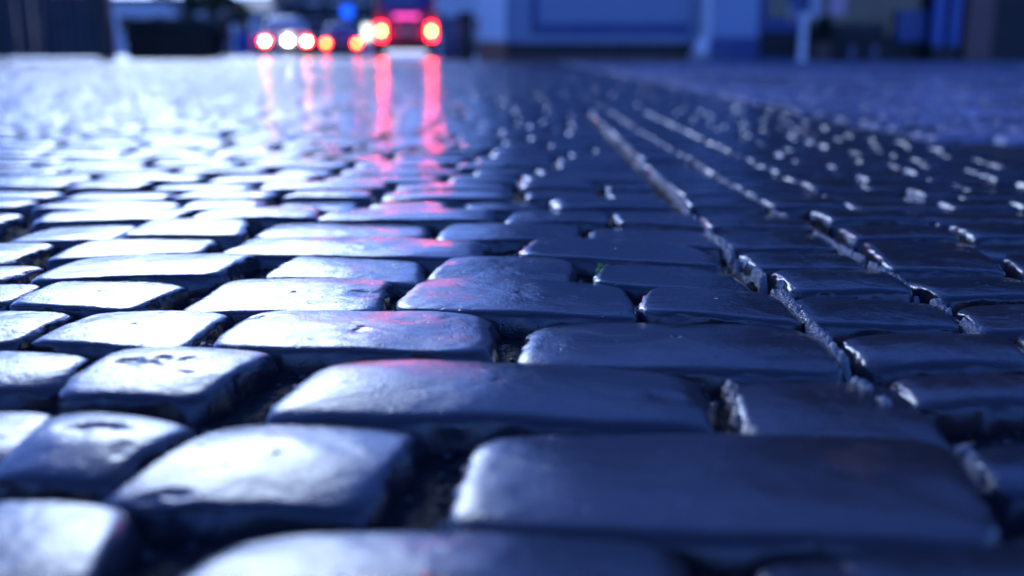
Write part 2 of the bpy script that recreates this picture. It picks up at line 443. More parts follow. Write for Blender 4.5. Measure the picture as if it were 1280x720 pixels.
def stone_geo(s, M_, rings, seed, amp=1.0):
    """rounded block with domed, slightly tilted top; returns local verts (np) and faces"""
    rr = random.Random(seed)
    TL, TR, BR, BL = [np.array(v) for v in s['c']]
    TL, TR, BR, BL = [q + np.array([rr.uniform(-.003, .003), rr.uniform(-.003, .003), 0]) for q in (TL, TR, BR, BL)]
    c = (TL + TR + BR + BL) / 4
    if s['look'] and s['zone'][0] == 'c':
        TL, TR, BR, BL = [q + np.array([sx * .0022, sy, 0]) for q, sx, sy in ((TL, -1, -.001), (TR, 1, -.001), (BR, 1, .004), (BL, -1, .004))]
    elif s['look']:
        TL, TR, BR, BL = [q + np.array([sx, sy, 0]) * .0032 + np.array([0, -.004 if sy < 0 else .009, 0]) for q, sx, sy in ((TL, -1, 1), (TR, 1, 1), (BR, 1, -1), (BL, -1, -1))]
    n = rr.uniform(6., 10.)
    th = np.arange(M_) * 2 * math.pi / M_ + math.pi / M_
    cs, sn = np.cos(th), np.sin(th)
    m = (np.abs(cs) ** n + np.abs(sn) ** n) ** (-1 / n)
    bx, by = cs * m, sn * m
    wob = np.zeros(M_)
    for k in range(2, 8): wob += rr.uniform(-1, 1) * np.cos(k * th + rr.uniform(0, 6.28)) * (.008 if k < 5 else .004)
    bx = bx * (1 + wob); by = by * (1 + wob)
    fl = 1.0 if s['d'] < 1.0 else max(.48, 1.0 - .45 * (s['d'] - 1.0))
    zo = rr.uniform(-.0035, .0030) * max(fl, .5); tx = rr.uniform(-.022, .022) * fl; ty = rr.uniform(-.03, .016) * fl
    dome = rr.uniform(.0050, .0078) * fl if s['d'] < .72 else rr.uniform(.0020, .0040) * fl; roll = rr.uniform(.0038, .0055)
    if s['zone'][0] == 'c': zo += rr.uniform(-.0018, .0025); ty += rr.uniform(-.02, .012)
    wx = max(.02, (np.linalg.norm(TR - TL) + np.linalg.norm(BR - BL)) / 4); wy = max(.02, (np.linalg.norm(TL - BL) + np.linalg.norm(TR - BR)) / 4)
    V = []
    prof = [(k, 'top') for k in rings] + [(1.0, 's1'), (1.0, 's2')]
    for k, kind in prof:
        s_, t_ = bx * k, by * k
        a = ((1 - s_) * (1 + t_))[:, None] * TL + ((1 + s_) * (1 + t_))[:, None] * TR + ((1 + s_) * (1 - t_))[:, None] * BR + ((1 - s_) * (1 - t_))[:, None] * BL
        p = a / 4 - c
        ex = roll / wx * .9; ey = roll / wy * .9
        e = np.maximum(0, (k - (1 - min(.5, roll * 1.7 / min(wx, wy)))) / min(.5, roll * 1.7 / min(wx, wy)))
        z = zo + dome * .8 + .001 + tx * p[:, 0] + ty * p[:, 1] - dome * (.55 * np.abs(s_) ** 2.4 + .75 * np.abs(t_) ** 2) - roll * (1 - math.sqrt(max(0, 1 - min(1, e) ** 2)))
        if kind == 's1': z = z - .009; p = p * (1 + .0022 / min(wx, wy))
        if kind == 's2': z = np.full(M_, -.034); p = p * (1 + .004 / min(wx, wy))
        p[:, 2] = z
        V.append(p)
    V = np.concatenate(V)
    nr = len(prof)
    cz = zo + dome * .8 + .001
    V = np.concatenate([V, np.array([[0, 0, cz]])])
    ci = len(V) - 1
    if amp > 0:
        sd = rr.uniform(0, 99)
        for i in range(len(V)):
            q = Vector((V[i, 0] + c[0], V[i, 1] + c[1], V[i, 2] * 1.0)) 
            ringi = i // M_ if i < ci else 0
            d = noise.noise(q * 16 + Vector((sd, 0, 0))) * .0016 + noise.noise(q * 55 + Vector((0, sd, 0))) * .00035
            if M_ > 60: d += noise.noise(q * 170) * .00022
            # worn hollow places
            hl = noise.noise(q * 34 + Vector((0, 0, sd)))
            if hl > .42 and not s['look']: d -= (hl - .42) * .005
            if s['look']:
                for (gx, gy, gr, gs, gd) in PITS:
                    e2 = ((q.x - gx) / gr) ** 2 + ((q.y - gy) / gs) ** 2
                    if e2 < 1.6: d -= .62 * gd * math.exp(-2.2 * e2 * e2) * (1 + .5 * noise.noise(q * 160))
            V[i, 2] += d * amp
            if ringi >= len(rings) - 2 and i < ci:
                o = noise.noise(q * 45 + Vector((sd, sd, 0))) * .0038 + noise.noise(q * 130) * .0016
                L_ = math.hypot(V[i, 0], V[i, 1]) + 1e-6
                V[i, 0] += V[i, 0] / L_ * o * amp; V[i, 1] += V[i, 1] / L_ * o * amp
    Fq = []
    for j in range(nr - 1):
        for k in range(M_):
            a, b = j * M_ + k, j * M_ + (k + 1) % M_
            Fq.append((a, a + M_, b + M_, b))
    T = [(ci, k, (k + 1) % M_) for k in range(M_)]
    return V, Fq, T, c

def set_tone(me, tones):
    ca = me.color_attributes.new('tone', 'FLOAT_COLOR', 'POINT')
    ca.data.foreach_set('color', np.asarray(tones, dtype=np.float32).ravel())

ORD = ['zeroth', 'first', 'second', 'third', 'fourth', 'fifth', 'sixth', 'seventh', 'eighth', 'ninth', 'tenth', 'eleventh', 'twelfth', 'thirteenth', 'fourteenth', 'fifteenth', 'sixteenth', 'seventeenth', 'eighteenth', 'nineteenth', 'twentieth', 'twenty-first', 'twenty-second', 'twenty-third', 'twenty-fourth', 'twenty-fifth', 'twenty-sixth', 'twenty-seventh', 'twenty-eighth', 'twenty-ninth', 'thirtieth']
for _t, _w in ((30, 'thirt'), (40, 'fort'), (50, 'fift'), (60, 'sixt')):
    if _t > 30: ORD.append(_w + 'ieth')
    ORD += [_w + 'y-' + ORD[k] for k in range(1, 10)]
COLN = {'c1': 'first', 'c2': 'second', 'c3': 'third', 'c4': 'fourth', 'c5': 'fifth', 'c6': 'sixth', 'c7': 'seventh'}
byrow = {}
for i in sorted(SOLO, key=lambda i: (STONES[i]['row'], STONES[i]['ctr'].x)):
    byrow.setdefault((STONES[i]['row'], STONES[i]['zone'] if STONES[i]['zone'] != 'm' else 'm'), []).append(i)
bycol = {}
for i in sorted(SOLO, key=lambda i: STONES[i]['d']):
    if STONES[i]['zone'] != 'm': bycol.setdefault(STONES[i]['zone'], []).append(i)

def look_by_place(px):
    if px < 330: return 'white gleaming cobblestone'
    if px < 560: return 'pale blue cobblestone'
    if px < 700: return 'grey-blue cobblestone'
    return 'navy cobblestone'

RINGS_NEAR = [.03, .08, .14, .20, .26, .32, .38, .44, .50, .56, .62, .67, .72, .76, .80, .84, .87, .90, .925, .95, .97, .988, 1.0]
RINGS_MID = [.25, .5, .68, .8, .88, .94, .98, 1.0]
RINGS_FAR = [.6, .86, 1.0]
bigV, bigF3, bigF4, bigT = [], [], [], []
nv = 0
used = set()
for i, s in enumerate(STONES):
    rr = random.Random(900 + i)
    tone = (rr.random(), rr.random(), rr.random(), 1.0)
    d = s['d']
    if i in SOLO:
        if s['look']: V, Q, T, c = stone_geo(s, 150, RINGS_NEAR, i)
        else: V, Q, T, c = stone_geo(s, 56, RINGS_MID, i)
        me = mesh('cobblestone', V, T + Q, True)
        set_tone(me, [tone] * len(V))
        o = link('cobblestone', me, M['stone'], None, Vector(c))
        if s['zone'] == 'm':
            k = byrow[(s['row'], 'm')].index(i) + 1
            row = s['row']
            lk = s['look'] or look_by_place(s['px'][0])
            lab = '%s, %s from left in the %s row up' % (lk, ORD[k], ORD[row])
            if len(lab.split()) > 16: lab = '%s, row %d up' % (lk, row)
        else:
            k = bycol[s['zone']].index(i) + 1
            lk = (s['look'] or 'small navy cobblestone').replace(' stone', ' cobblestone')
            lab = '%s, %s up the %s column right of the mortar line' % (lk, ORD[k], COLN[s['zone']])
            if len(lab.split()) > 16: lab = '%s, %s up %s mortared column' % (lk, ORD[k], COLN[s['zone']])
        lab = lab.replace(' stone', ' cobblestone')
        assert lab not in used, lab
        used.add(lab)
        tag(o, lab, 'cobblestone', 'wet cobblestones paving the road')
    else:
        near = d < 5
        V, Q, T, c = stone_geo(s, 20 if near else (12 if d < 9 else 8), RINGS_MID[2::2] if near else RINGS_FAR, i, .9 if near else 0)
        V = V + c
        bigV.append(V); bigF4.append(np.array(Q) + nv); bigF3.append(np.array(T) + nv); bigT += [tone] * len(V)
        nv += len(V)
V = np.concatenate(bigV); F4 = np.concatenate(bigF4); F3 = np.concatenate(bigF3)
me = bpy.data.meshes.new('cobblestones')
me.vertices.add(len(V)); me.vertices.foreach_set('co', V.astype(np.float32).ravel())
loops = np.concatenate([F4.ravel(), F3.ravel()]).astype(np.int32)
starts = np.concatenate([np.arange(len(F4)) * 4, len(F4) * 4 + np.arange(len(F3)) * 3]).astype(np.int32)
me.loops.add(len(loops)); me.loops.foreach_set('vertex_index', loops)
me.polygons.add(len(starts)); me.polygons.foreach_set('loop_start', starts)
me.update(calc_edges=True); me.validate()
me.polygons.foreach_set('use_smooth', [True] * len(me.polygons))
set_tone(me, bigT)
o = link('cobblestones', me, M['stone'])
tag(o, 'small wet cobblestones running on into the blurred distance', 'cobblestones', None, 'stuff')

# joint bed: fine gritty sheet near the camera, plain sheet beyond
def grid(x0, x1, y0, y1, nx, ny, zf):
    v = [(x0 + (x1 - x0) * i / nx, y0 + (y1 - y0) * j / ny, 0) for j in range(ny + 1) for i in range(nx + 1)]
    v = [(a, b, zf(a, b)) for a, b, _ in v]
    f = [(j * (nx + 1) + i, j * (nx + 1) + i + 1, (j + 1) * (nx + 1) + i + 1, (j + 1) * (nx + 1) + i) for j in range(ny) for i in range(nx)]
    return v, f
def bedz(x, y):
    q = Vector((x, y, 0))
    return -.017 + .004 * noise.noise(q * 14) + .004 * noise.noise(q * 55) + .003 * noise.noise(q * 140)
v, f = grid(-.85, 1.0, .33, 1.75, 300, 230, bedz)
tag(link('road_bed', mesh('road_bed', v, f, True), M['grit']), 'dark wet grit filling the joints between the cobblestones', 'road bed', None, 'structure')
v, f = grid(-16, 16, -3, 24, 4, 2, lambda x, y: -.033)
v2, f2 = grid(-16, 16, 1.70, 22.2, 4, 4, lambda x, y: -.013)
f += [tuple(k + len(v) for k in q) for q in f2]; v += v2
tag(link('road_base', mesh('road_base', v, f), M['grit']), 'dark wet base beneath the far cobblestones', 'road base', None, 'structure')
v, f = grid(-300, 300, -120, 500, 4, 4, lambda x, y: -.06)
tag(link('ground', mesh('ground', v, f), M['ground']), 'dark ground stretching to the horizon around the street', 'ground', None, 'structure')
v, f = grid(-60, 40, 21.9, 190, 40, 60, lambda x, y: -.006)
tag(link('street', mesh('street', v, f), M['street']), 'wet blurred street where the vehicles stand', 'street', None, 'structure')

# pavement to the right, slightly proud, broken edge
PE = .985
def pav_edge(y): return PE + .014 * noise.noise(Vector((y * 2.2, 7, 0))) + .008 * noise.noise(Vector((y * 9, 2, 0)))
ys = list(np.concatenate([np.arange(-.7, 6, .03), np.arange(6, 24, .2), [24, 25.5, 27]]))
us = [0, .006, .014, .03, .05, .08, .11, .15, .2, .27, .36, .5, .8, 1.4, 2.5, 5, 10, 20]
v = []; f = []
for j, yv in enumerate(ys):
    for i, u in enumerate(us):
        x = pav_edge(yv) + u
        q = Vector((x, yv, 0))
        z = -.010 + .004 * noise.noise(q * 3) + .003 * noise.noise(q * 17)
        if i == 0: z = -.02
        if i == 1: z -= .006
        hole = (1.0 < x < 1.19 and 2.02 < yv < 2.46) or (.97 < x < 1.02 and 2.55 < yv < 2.85)
        if hole and i > 0: z -= .034
        v.append((x, yv, z))
n = len(us)
for j in range(len(ys) - 1):
    for i in range(n - 1):
        a = j * n + i; f.append((a, a + 1, a + n + 1, a + n))
tag(link('pavement', mesh('pavement', v, f, True), M['pave']), 'damp purplish pavement with a crumbling edge', 'pavement', None, 'structure')

pv, pf3, pf4, pt, pn = [], [], [], [], 0
y = -.6; k_ = 0
while y < 24:
    xm = .55 * y + 1.6
    x = pav_edge(y) + .012 + rng.uniform(0, .05)
    while x < xm:
        wd = rng.uniform(.10, .17) if y < 12 else rng.uniform(.2, .3)
        hole = (1.0 < x + wd / 2 < 1.19 and 2.02 < y + .05 < 2.46) or (x < 1.03 and 2.55 < y + .05 < 2.85)
        if not hole:
            o1, o2 = wav(x, y) * .6, wav(x + wd, y) * .6
            s_ = dict(c=[Vector((x + .004, y + .101 + o1, 0)), Vector((x + wd - .004, y + .101 + o2, 0)), Vector((x + wd - .004, y + .006 + o2, 0)), Vector((x + .004, y + .006 + o1, 0))], look=None, d=max(y, 1.6), zone='p')
            V, Q, T, c = stone_geo(s_, 16 if y < 5 else 8, RINGS_FAR, 50000 + k_, .5 if y < 4 else 0)
            V = V + c + np.array([0, 0, rng.uniform(-.003, .004)])
            pv.append(V); pf4.append(np.array(Q) + pn); pf3.append(np.array(T) + pn); pn += len(V)
            k_ += 1
        x += wd
    y += .107
V = np.concatenate(pv)
me = mesh('paving_setts', V, [tuple(q) for q in np.concatenate(pf4).tolist()] + [tuple(q) for q in np.concatenate(pf3).tolist()], True)
tag(link('paving', me, M['pave']), 'small damp lilac-grey setts covering the pavement on the right', 'paving', None, 'structure')

# loose grit lying in the joints near the camera
gv, gf = [], []
ico = bmesh.new(); bmesh.ops.create_icosphere(ico, subdivisions=1, radius=1.)
iv = [v_.co.copy() for v_ in ico.verts]; ico.verts.index_update(); if_ = [[v_.index for v_ in f_.verts] for f_ in ico.faces]; ico.free()
for _ in range(6500):
    yy_ = rng.uniform(.36, 1.5); xx_ = rng.uniform(-.55 * yy_ - .05, min(.97, .55 * yy_ + .05))
    rr_ = rng.choice([.0008, .0012, .0016, .0022, .003]) * rng.uniform(.7, 1.2)
    zz_ = bedz(xx_, yy_) + rr_ * .5
    sx_, sy_, sz_ = rng.uniform(.7, 1.3), rng.uniform(.7, 1.3), rng.uniform(.5, 1.)
    b0 = len(gv)
    gv += [(xx_ + v_.x * rr_ * sx_, yy_ + v_.y * rr_ * sy_, zz_ + v_.z * rr_ * sz_) for v_ in iv]
    gf += [tuple(b0 + i_ for i_ in f_) for f_ in if_]
tag(link('joint_gravel', mesh('joint_gravel', gv, gf), M['grit2']), 'fine wet gravel scattered in the dark joints between the near cobblestones', 'gravel', None, 'stuff')

# pale mortar squeezed up along the long joints of the right-hand columns
mv, mf = [], []
def sstep(a, b, x):
    t = max(0., min(1., (x - a) / (b - a))); return t * t * (3 - 2 * t)
def ridge(fx, y0, y1, w, h, seed, keep=-1., zt=.001):
    y = y0; prev = None
    while y < y1:
        st = .0011 if y < 1.15 else (.003 if y < 2 else .008)
        K = 17 if y < 1.15 else 9
        K = 17
        on = noise.noise(Vector((y * 11., seed, 0))) + .8 * noise.noise(Vector((y * 34., seed, 4)))
        kp = keep + min(.5, max(0, y - 1.2) * .35)
        vis = sstep(kp - .12, kp + .06, on) * sstep(y0, y0 + .02, y)
        big = (1 + .5 * noise.noise(Vector((y * 30, seed, 8)))) * (1.55 if y < 1.0 else max(1., 1.55 - (y - 1) * 1.4))
        ring = []
        for k in range(K):
            u = -1 + 2 * k / (K - 1)
            x = fx(y) + u * w * big + .003 * noise.noise(Vector((y * 24, seed, 1)))
            q = Vector((x, y, seed))
            hh = h * (1 - abs(u) ** 2.2) * 1.3 + .0022 * noise.noise(q * 130) + .0030 * noise.noise(q * 290) + .0022 * noise.noise(q * 560)
            z = zt + hh - .011 * abs(u) ** 4 - (1 - vis) * .017
            ring.append(len(mv)); mv.append((x, y, z))
        if prev:
            for k in range(K - 1): mf.append((prev[k], prev[k + 1], ring[k + 1], ring[k]))
        prev = ring; y += st
ridge(lambda y: col_x(0, y) - .003 + .005 * math.sin(y * 9), .545, 3.6, .0031, .0022, 1.3, -.34, -.0005)
ridge(lambda y: col_x(1, y) + .001 + .004 * math.sin(y * 7 + 1), .70, 5.6, .0028, .0020, 5.7, -.34, -.0005)
ridge(lambda y: col_x(2, y), 1.0, 3.0, .0032, .0015, 9.1, .22, -.002)
ridge(lambda y: col_x(3, y), 1.08, 2.6, .0034, .0018, 13.1, .10, -.002)
ridge(lambda y: col_x(5, y), 1.4, 2.4, .0034, .0015, 21.2, .20, -.002)
ridge(lambda y: pav_edge(y) - .006, 2.2, 4.9, .007, .005, 29.3, -.05, .002)
me = mesh('road_mortar', mv, mf, True)
tag(link('road_mortar', me, M['mortar']), 'pale glittering mortar standing in the long joints', 'mortar', None, 'structure')

def crumb(name, pts, mat, rad, seed, label, cat):
    rr = random.Random(seed); bm = bmesh.new()
    for p in pts:
        r = bmesh.ops.create_icosphere(bm, subdivisions=3, radius=1.0)
        for v_ in r['verts']:
            q = v_.co.copy()
            k = 1 + .55 * noise.noise(q * 1.9 + Vector(p) * 50) + .2 * noise.noise(q * 5)
            v_.co = Vector((p[0] + q.x * rad[0] * k, p[1] + q.y * rad[1] * k, p[2] + q.z * rad[2] * k))
    me = bpy.data.meshes.new(name); bm.to_mesh(me); bm.free()
    me.polygons.foreach_set('use_smooth', [True] * len(me.polygons))
    o = link(name, me, mat); tag(o, label, cat); return o
def along(a, b, n, z, seed):
    rr = random.Random(seed); A, B = G(*a), G(*b)
    return [tuple(A.lerp(B, (k + .5) / n) + Vector((rr.uniform(-.002, .002), rr.uniform(-.002, .002), z + rr.uniform(-.002, .002)))) for k in range(n)]
crumb('mortar_lump', along((916, 474), (942, 542), 6, -.009, 1), M['tan'], (.005, .010, .0075), 1, 'tan and white lump of mortar along the side of a flat navy cobblestone', 'mortar lump')
crumb('mortar_lump', along((602, 556), (580, 612), 4, -.010, 2), M['mortar'], (.0045, .008, .007), 2, 'white lump of mortar at the back corner of the widest cobblestone', 'mortar lump')
crumb('mortar_lump', along((1206, 548), (1246, 600), 5, -.009, 3), M['mortar'], (.004, .008, .007), 3, 'pale lump of mortar beside the navy cobblestone near the lower right corner', 'mortar lump')
crumb('mortar_lump', along((800, 376), (808, 390), 3, -.008, 4), M['mortar'], (.006, .006, .006), 4, 'small knobbly lump of mortar between a rusty stone end and a rough navy stone', 'mortar lump')
crumb('pebble', [tuple(G(556, 640) + Vector((0, 0, -.010)))], M['mortar'], (.004, .004, .004), 5, 'tiny pale pebble in the gap left of the widest cobblestone', 'pebble')
crumb('mortar_lump', along((262, 396), (246, 428), 4, -.012, 6), simple('rusty_grit', (.16, .04, .04), .5, .4, 90.), (.008, .010, .007), 6, 'rusty red grit packed in the joint between two white cobblestones', 'grit')
crumb('moss_tuft', along((752, 328), (748, 346), 4, -.005, 7), M['moss'], (.003, .004, .0045), 7, 'tiny yellow-green tuft of moss on the end of a navy cobblestone', 'moss')

# ------------------------------------------------------------------ vehicles
def wheel(parent, x, y, r, w):
    o = MB().tube([(x - w / 2, y, r), (x - w * .42, y, r), (x + w * .42, y, r), (x + w / 2, y, r)], [r * .93, r, r, r * .93], 28).build('wheel', M['rubber'], parent, True)
    MB().tube([(x - w * .53, y, r), (x + w * .53, y, r)], r * .62, 20).build('rim', M['rim'], o, True)
    return o

def car(name, label, loc, paint, W=1.76, Hh=1.45, lamps=None, lampz=.70, rot=0, reverse=None, glass=None, bulb=None):
    t = thing(name, label, 'car', loc)
    t.rotation_euler.z = rot
    w = W / 2; glass = glass or M['glass']
    b = MB()
    b.loft([(.03, w * .86, w * .80, .30, .86), (.0, w * .93, w * .86, .26, .92), (.25, w, w * .92, .20, .96), (1.1, w, w * .95, .18, .93), (2.9, w, w * .95, .18, .92), (3.7, w * .97, w * .88, .2, .80), (4.15, w * .88, w * .78, .25, .70), (4.25, w * .75, w * .66, .32, .62)], 32, 5)
    b.loft([(.30, w * .88, w * .74, .85, .99), (.85, w * .9, w * .70, .85, Hh - .04), (1.3, w * .9, w * .70, .85, Hh), (2.1, w * .9, w * .70, .85, Hh - .02), (3.05, w * .88, w * .76, .85, .93)], 32, 5)
    b.build('body', paint, t, True)
    k = .70
    MB().quad([(-w * .70, .36, 1.01), (w * .70, .36, 1.01), (w * .60, .80, Hh - .09), (-w * .60, .80, Hh - .09)]).build('rear_window', glass, t)
    MB().quad([(-w * .72, 2.98, .98), (w * .72, 2.98, .98), (w * .62, 2.2, Hh - .06), (-w * .62, 2.2, Hh - .06)]).build('windscreen', glass, t)
    for sx in (-1, 1):
        MB().box(sx * w * .845 - .02, sx * w * .845 + .02, .95, 2.5, .97, Hh - .12, .01).build('side_window', glass, t)
        for yy in (.85, 3.35): wheel(t, sx * (w - .10), yy, .31, .2)
        lx = sx * lamps / 2
        l = MB().box(lx - .12, lx + .12, -.05, .12, lampz - .09, lampz + .08, .03).build('tail_light', M['lamp_red'], t, True)
        MB().box(lx - .05, lx + .05, -.075, -.04, lampz - .045, lampz + .045, .02).build('bulb', bulb or M['bulb'], l, True)
    MB().box(-w * .9, w * .9, -.08, .1, .30, .48, .04).build('bumper', M['bumper'], t, True)
    MB().box(-.26, .26, -.06, -.02, .60, .71, .008).build('number_plate', M['plate'], t)
    if reverse is not None:
        MB().box(reverse - .09, reverse + .09, -.06, .06, lampz - .03, lampz + .13, .03).build('reversing_light', M['bulb_w'], t, True)
    return t

# far blue-grey car, silver car, red van
d = 47.; c = P(426.5, 51, d)
car('car', 'small blue-grey car with two glowing tail lights beside the red van', (c.x, d, 0), M['bluecar'], 1.78, 1.46, lamps=1.36, lampz=.60, rot=R(9.5))
d = 37.; c = P(357, 49, d)
car('car', 'silver car with tail lights and a white reversing light lit', (c.x, d, 0), M['silver'], 1.84, 1.42, lamps=1.44, lampz=.58, reverse=.08, rot=R(12.5), bulb=M['bulb_v'])

d = 34.; c = P(508, 40, d)
van = thing('van', 'red van seen from behind with two glowing tail lights and a blue rear window', 'van', (c.x, d, 0))
van.rotation_euler.z = R(5.9)
b = MB()
w = 1.0
b.loft([(.02, w * .94, w * .88, .34, 2.2), (.0, w * .98, w * .93, .30, 2.26), (.2, w, w * .95, .26, 2.34), (2.6, w, w * .95, .25, 2.34), (3.3, w, w * .93, .25, 2.26), (3.9, w, w * .90, .25, 1.7), (4.1, w, w * .9, .25, 1.18), (4.8, w * .95, w * .85, .28, 1.05), (4.95, w * .85, w * .75, .36, .95)], 36, 8)
b.build('body', M['redpaint'], van, True)
MB().box(-.78, .78, -.025, .03, 1.46, 2.1, .015).build('rear_window', M['blueglass'], van, True)
MB().box(-.015, .015, -.022, .02, .5, 1.44, .004).build('door_seam', M['bumper'], van)
MB().box(.05, .12, -.07, 0, 1.02, 1.16, .01).build('door_handle', M['bumper'], van)
MB().box(-1.0, 1.0, -.16, .05, .30, .58, .04).build('bumper', M['bumper'], van, True)
MB().box(-.27, .27, -.05, 0, .80, .92, .008).build('number_plate', M['plate'], van)
MB().box(-.40, .40, -.05, 0, 1.28, 1.38, .02).build('glow_band', M['lit_band'], van, True)  # glowing strip standing in for pink light on the rear body
for sx in (-1, 1):
    l = MB().box(sx * .80 - .11, sx * .80 + .11, -.06, .1, .62, 1.10, .03).build('tail_light', M['lamp_red'], van, True)
    MB().box(sx * .80 - .06, sx * .80 + .06, -.085, -.05, .80, .94, .02).build('bulb', M['bulb'], l, True)
    for yy in (.95, 4.0): wheel(van, sx * .86, yy, .34, .22)
    MB().box(sx * 1.01 - .02, sx * 1.01 + .02, 2.7, 3.5, 1.3, 1.95, .01).build('side_window', M['glass'], van)
    MB().box(sx * 1.16 - .10, sx * 1.16 + .10, 3.5, 3.62, 1.25, 1.6, .03).build('wing_mirror', M['bumper'], van, True)
MB().quad([(-.85, 4.02, 1.28), (.85, 4.02, 1.28), (.8, 3.42, 2.12), (-.8, 3.42, 2.12)]).build('windscreen', M['glass'], van)

# ------------------------------------------------------------------ street furniture
def box_px(mb, x0, x1, y0, y1, d, dep, bev=0.):
    a = P(x0, y1, d); b_ = P(x1, y0, d)
    mb.box(a.x, b_.x, d, d + dep, max(a.z, 0), b_.z, bev); return mb

c = P(459, 40, 33.)
t = thing('bollard_light', 'pale bollard light glowing between the small car and the red van', 'bollard light', (c.x, 33, 0))
MB().tube([(0, 0, 0), (0, 0, .02), (0, 0, .021), (0, 0, .60)], [.14, .14, .11, .11], 20).build('post', M['white'], t, True)
MB().tube([(0, 0, .60), (0, 0, 1.02)], .12, 20).build('lantern', M['path_lamp'], t, True)
MB().tube([(0, 0, 1.02), (0, 0, 1.06), (0, 0, 1.1)], [.15, .15, .05], 20).build('cap', M['white'], t, True)

c = P(434, 14, 52.)
t = thing('road_sign', 'round bright blue road sign on a grey pole above the small car', 'road sign', (c.x, 52, 0))
MB().tube([(0, .05, 0), (0, .05, 2.75)], .035, 12).build('pole', M['cab'], t, True)
MB().tube([(0, 0, 2.15), (0, .03, 2.15)], .30, 32).build('sign_plate', M['blue_lamp'], t, True)
MB().tube([(0, .0, 2.15), (0, .035, 2.15)], .33, 32).build('rim', M['white'], t, True)

t = thing('litter_bin', 'tall black litter bin standing left of the pale corner pillar', 'bin', (P(583, 40, 27).x, 26.6, 0))
MB().box(-.19, .19, 0, .38, .03, 1.12, .03).build('body', M['bin'], t, True)
MB().box(-.21, .21, -.02, .40, 1.12, 1.2, .03).build('lid', M['bin'], t, True)
MB().box(-.13, .13, -.012, .02, .88, 1.04, .01).build('opening', M['rubber'], t, True)
MB().box(-.15, .15, .04, .34, 0, .03).build('foot', M['rubber'], t)
t = thing('utility_cabinet', 'low blue-grey utility cabinet between the red van and the black bin', 'cabinet', (P(562, 40, 30).x, 30, 0))
MB().box(-.26, .26, 0, .35, .08, 1.15, .02).build('body', M['cab'], t, True)
MB().box(-.28, .28, -.02, .37, 1.15, 1.2, .015).build('roof', M['cab'], t, True)
for sx in (-1, 1): MB().box(sx * .125 - .115, sx * .125 + .115, -.012, .0, .14, 1.1, .006).build('door', M['cab'], t, True)
MB().box(-.27, .27, .01, .34, 0, .08).build('plinth', M['dark'], t)

c = P(1004, 40, 24.5)
t = thing('bollard', 'slim white bollard with a round knob in front of the teal glass door', 'bollard', (c.x, 24.5, 0))
MB().tube([(0, 0, 0), (0, 0, .06), (0, 0, .07), (0, 0, .86)], [.12, .12, .085, .075], 20).build('post', M['white'], t, True)
MB().tube([(0, 0, .86), (0, 0, .88), (0, 0, .94), (0, 0, 1.02), (0, 0, 1.08), (0, 0, 1.1)], [.06, .09, .125, .125, .08, .02], 20).build('knob', M['white'], t, True)

c = P(292 + 12, 50, 41.)
t = thing('wheeled_bin', 'bright blue wheeled bin beside the silver car', 'bin', (c.x, 41, 0))
b = MB()
for (z, w_) in (): pass
MB().loft([(.0, .31, .35, .1, .92), (.55, .31, .35, .1, .95)], 16, 8).build('body', M['bluepaint'], t, True)
MB().box(-.37, .37, -.06, .62, .95, 1.02, .03).build('lid', M['bluepaint'], t, True)
MB().tube([(-.3, .66, .93), (.3, .66, .93)], .02, 8).build('handle', M['rubber'], t, True)
for sx in (-1, 1): MB().tube([(sx * .33 - .03, .5, .1), (sx * .33 + .03, .5, .1)], .1, 18).build('wheel', M['rubber'], t, True)

# bench and planter in front of the shop
d = 25.6
a, b_ = P(1046, 60, d).x, P(1114, 60, d).x
t = thing('bench', 'dark bench on two pale feet in front of the charcoal shop', 'bench', ((a + b_) / 2, d, 0))
hw = (b_ - a) / 2
MB().box(-hw, hw, 0, .45, .38, .46, .015).build('seat', M['blackwall'], t, True)
MB().box(-hw, hw, .42, .49, .50, .90, .015).build('backrest', M['blackwall'], t, True)
for sx in (-1, 1):
    MB().box(sx * hw * .42 - .07, sx * hw * .42 + .07, .04, .40, .0, .38, .015).build('foot', M['cab'], t, True)
c = P(1030, 60, 25.3)
t = thing('planter', 'brown planter with a dark clipped shrub beside the white bollard', 'planter', (c.x, 25.3, 0))
MB().tube([(0, .25, 0), (0, .25, .04), (0, .25, .42), (0, .25, .45), (0, .25, .45), (0, .25, .40)], [.2, .21, .29, .31, .26, .25], 24).build('pot', simple('brown_pot', (.14, .09, .08), .7, .2, 6.), t, True)

def leaf_cloud(parent, name, mat, clumps, size, seed, n_per):
    rr = np.random.default_rng(seed); vs = []; fs = []
    k = 0
    for (cx, cy, cz, rx, ry, rz) in clumps:
        u = rr.normal(size=(n_per, 3)); u /= np.linalg.norm(u, axis=1)[:, None]
        rad = rr.random(n_per) ** .45
        p = u * rad[:, None] * np.array([rx, ry, rz]) + np.array([cx, cy, cz])
        a = rr.normal(size=(n_per, 3)); a /= np.linalg.norm(a, axis=1)[:, None]
        b2 = np.cross(a, rr.normal(size=(n_per, 3))); b2 /= np.linalg.norm(b2, axis=1)[:, None]
        sz = size * rr.uniform(.6, 1.4, n_per)[:, None]
        for q in (p - a * sz, p + b2 * sz * .5, p + a * sz, p - b2 * sz * .5): vs.append(q)
        base = k
        for j in range(n_per): fs.append((base + j, base + n_per + j, base + 2 * n_per + j, base + 3 * n_per + j))
        k += 4 * n_per
    me = mesh(name, np.concatenate(vs), fs)
    return link(name, me, mat, parent)
leaf_cloud(t, 'shrub', M['hedge'], [(0, .25, .72, .27, .27, .30), (.05, .22, .9, .16, .16, .18)], .05, 5, 500)

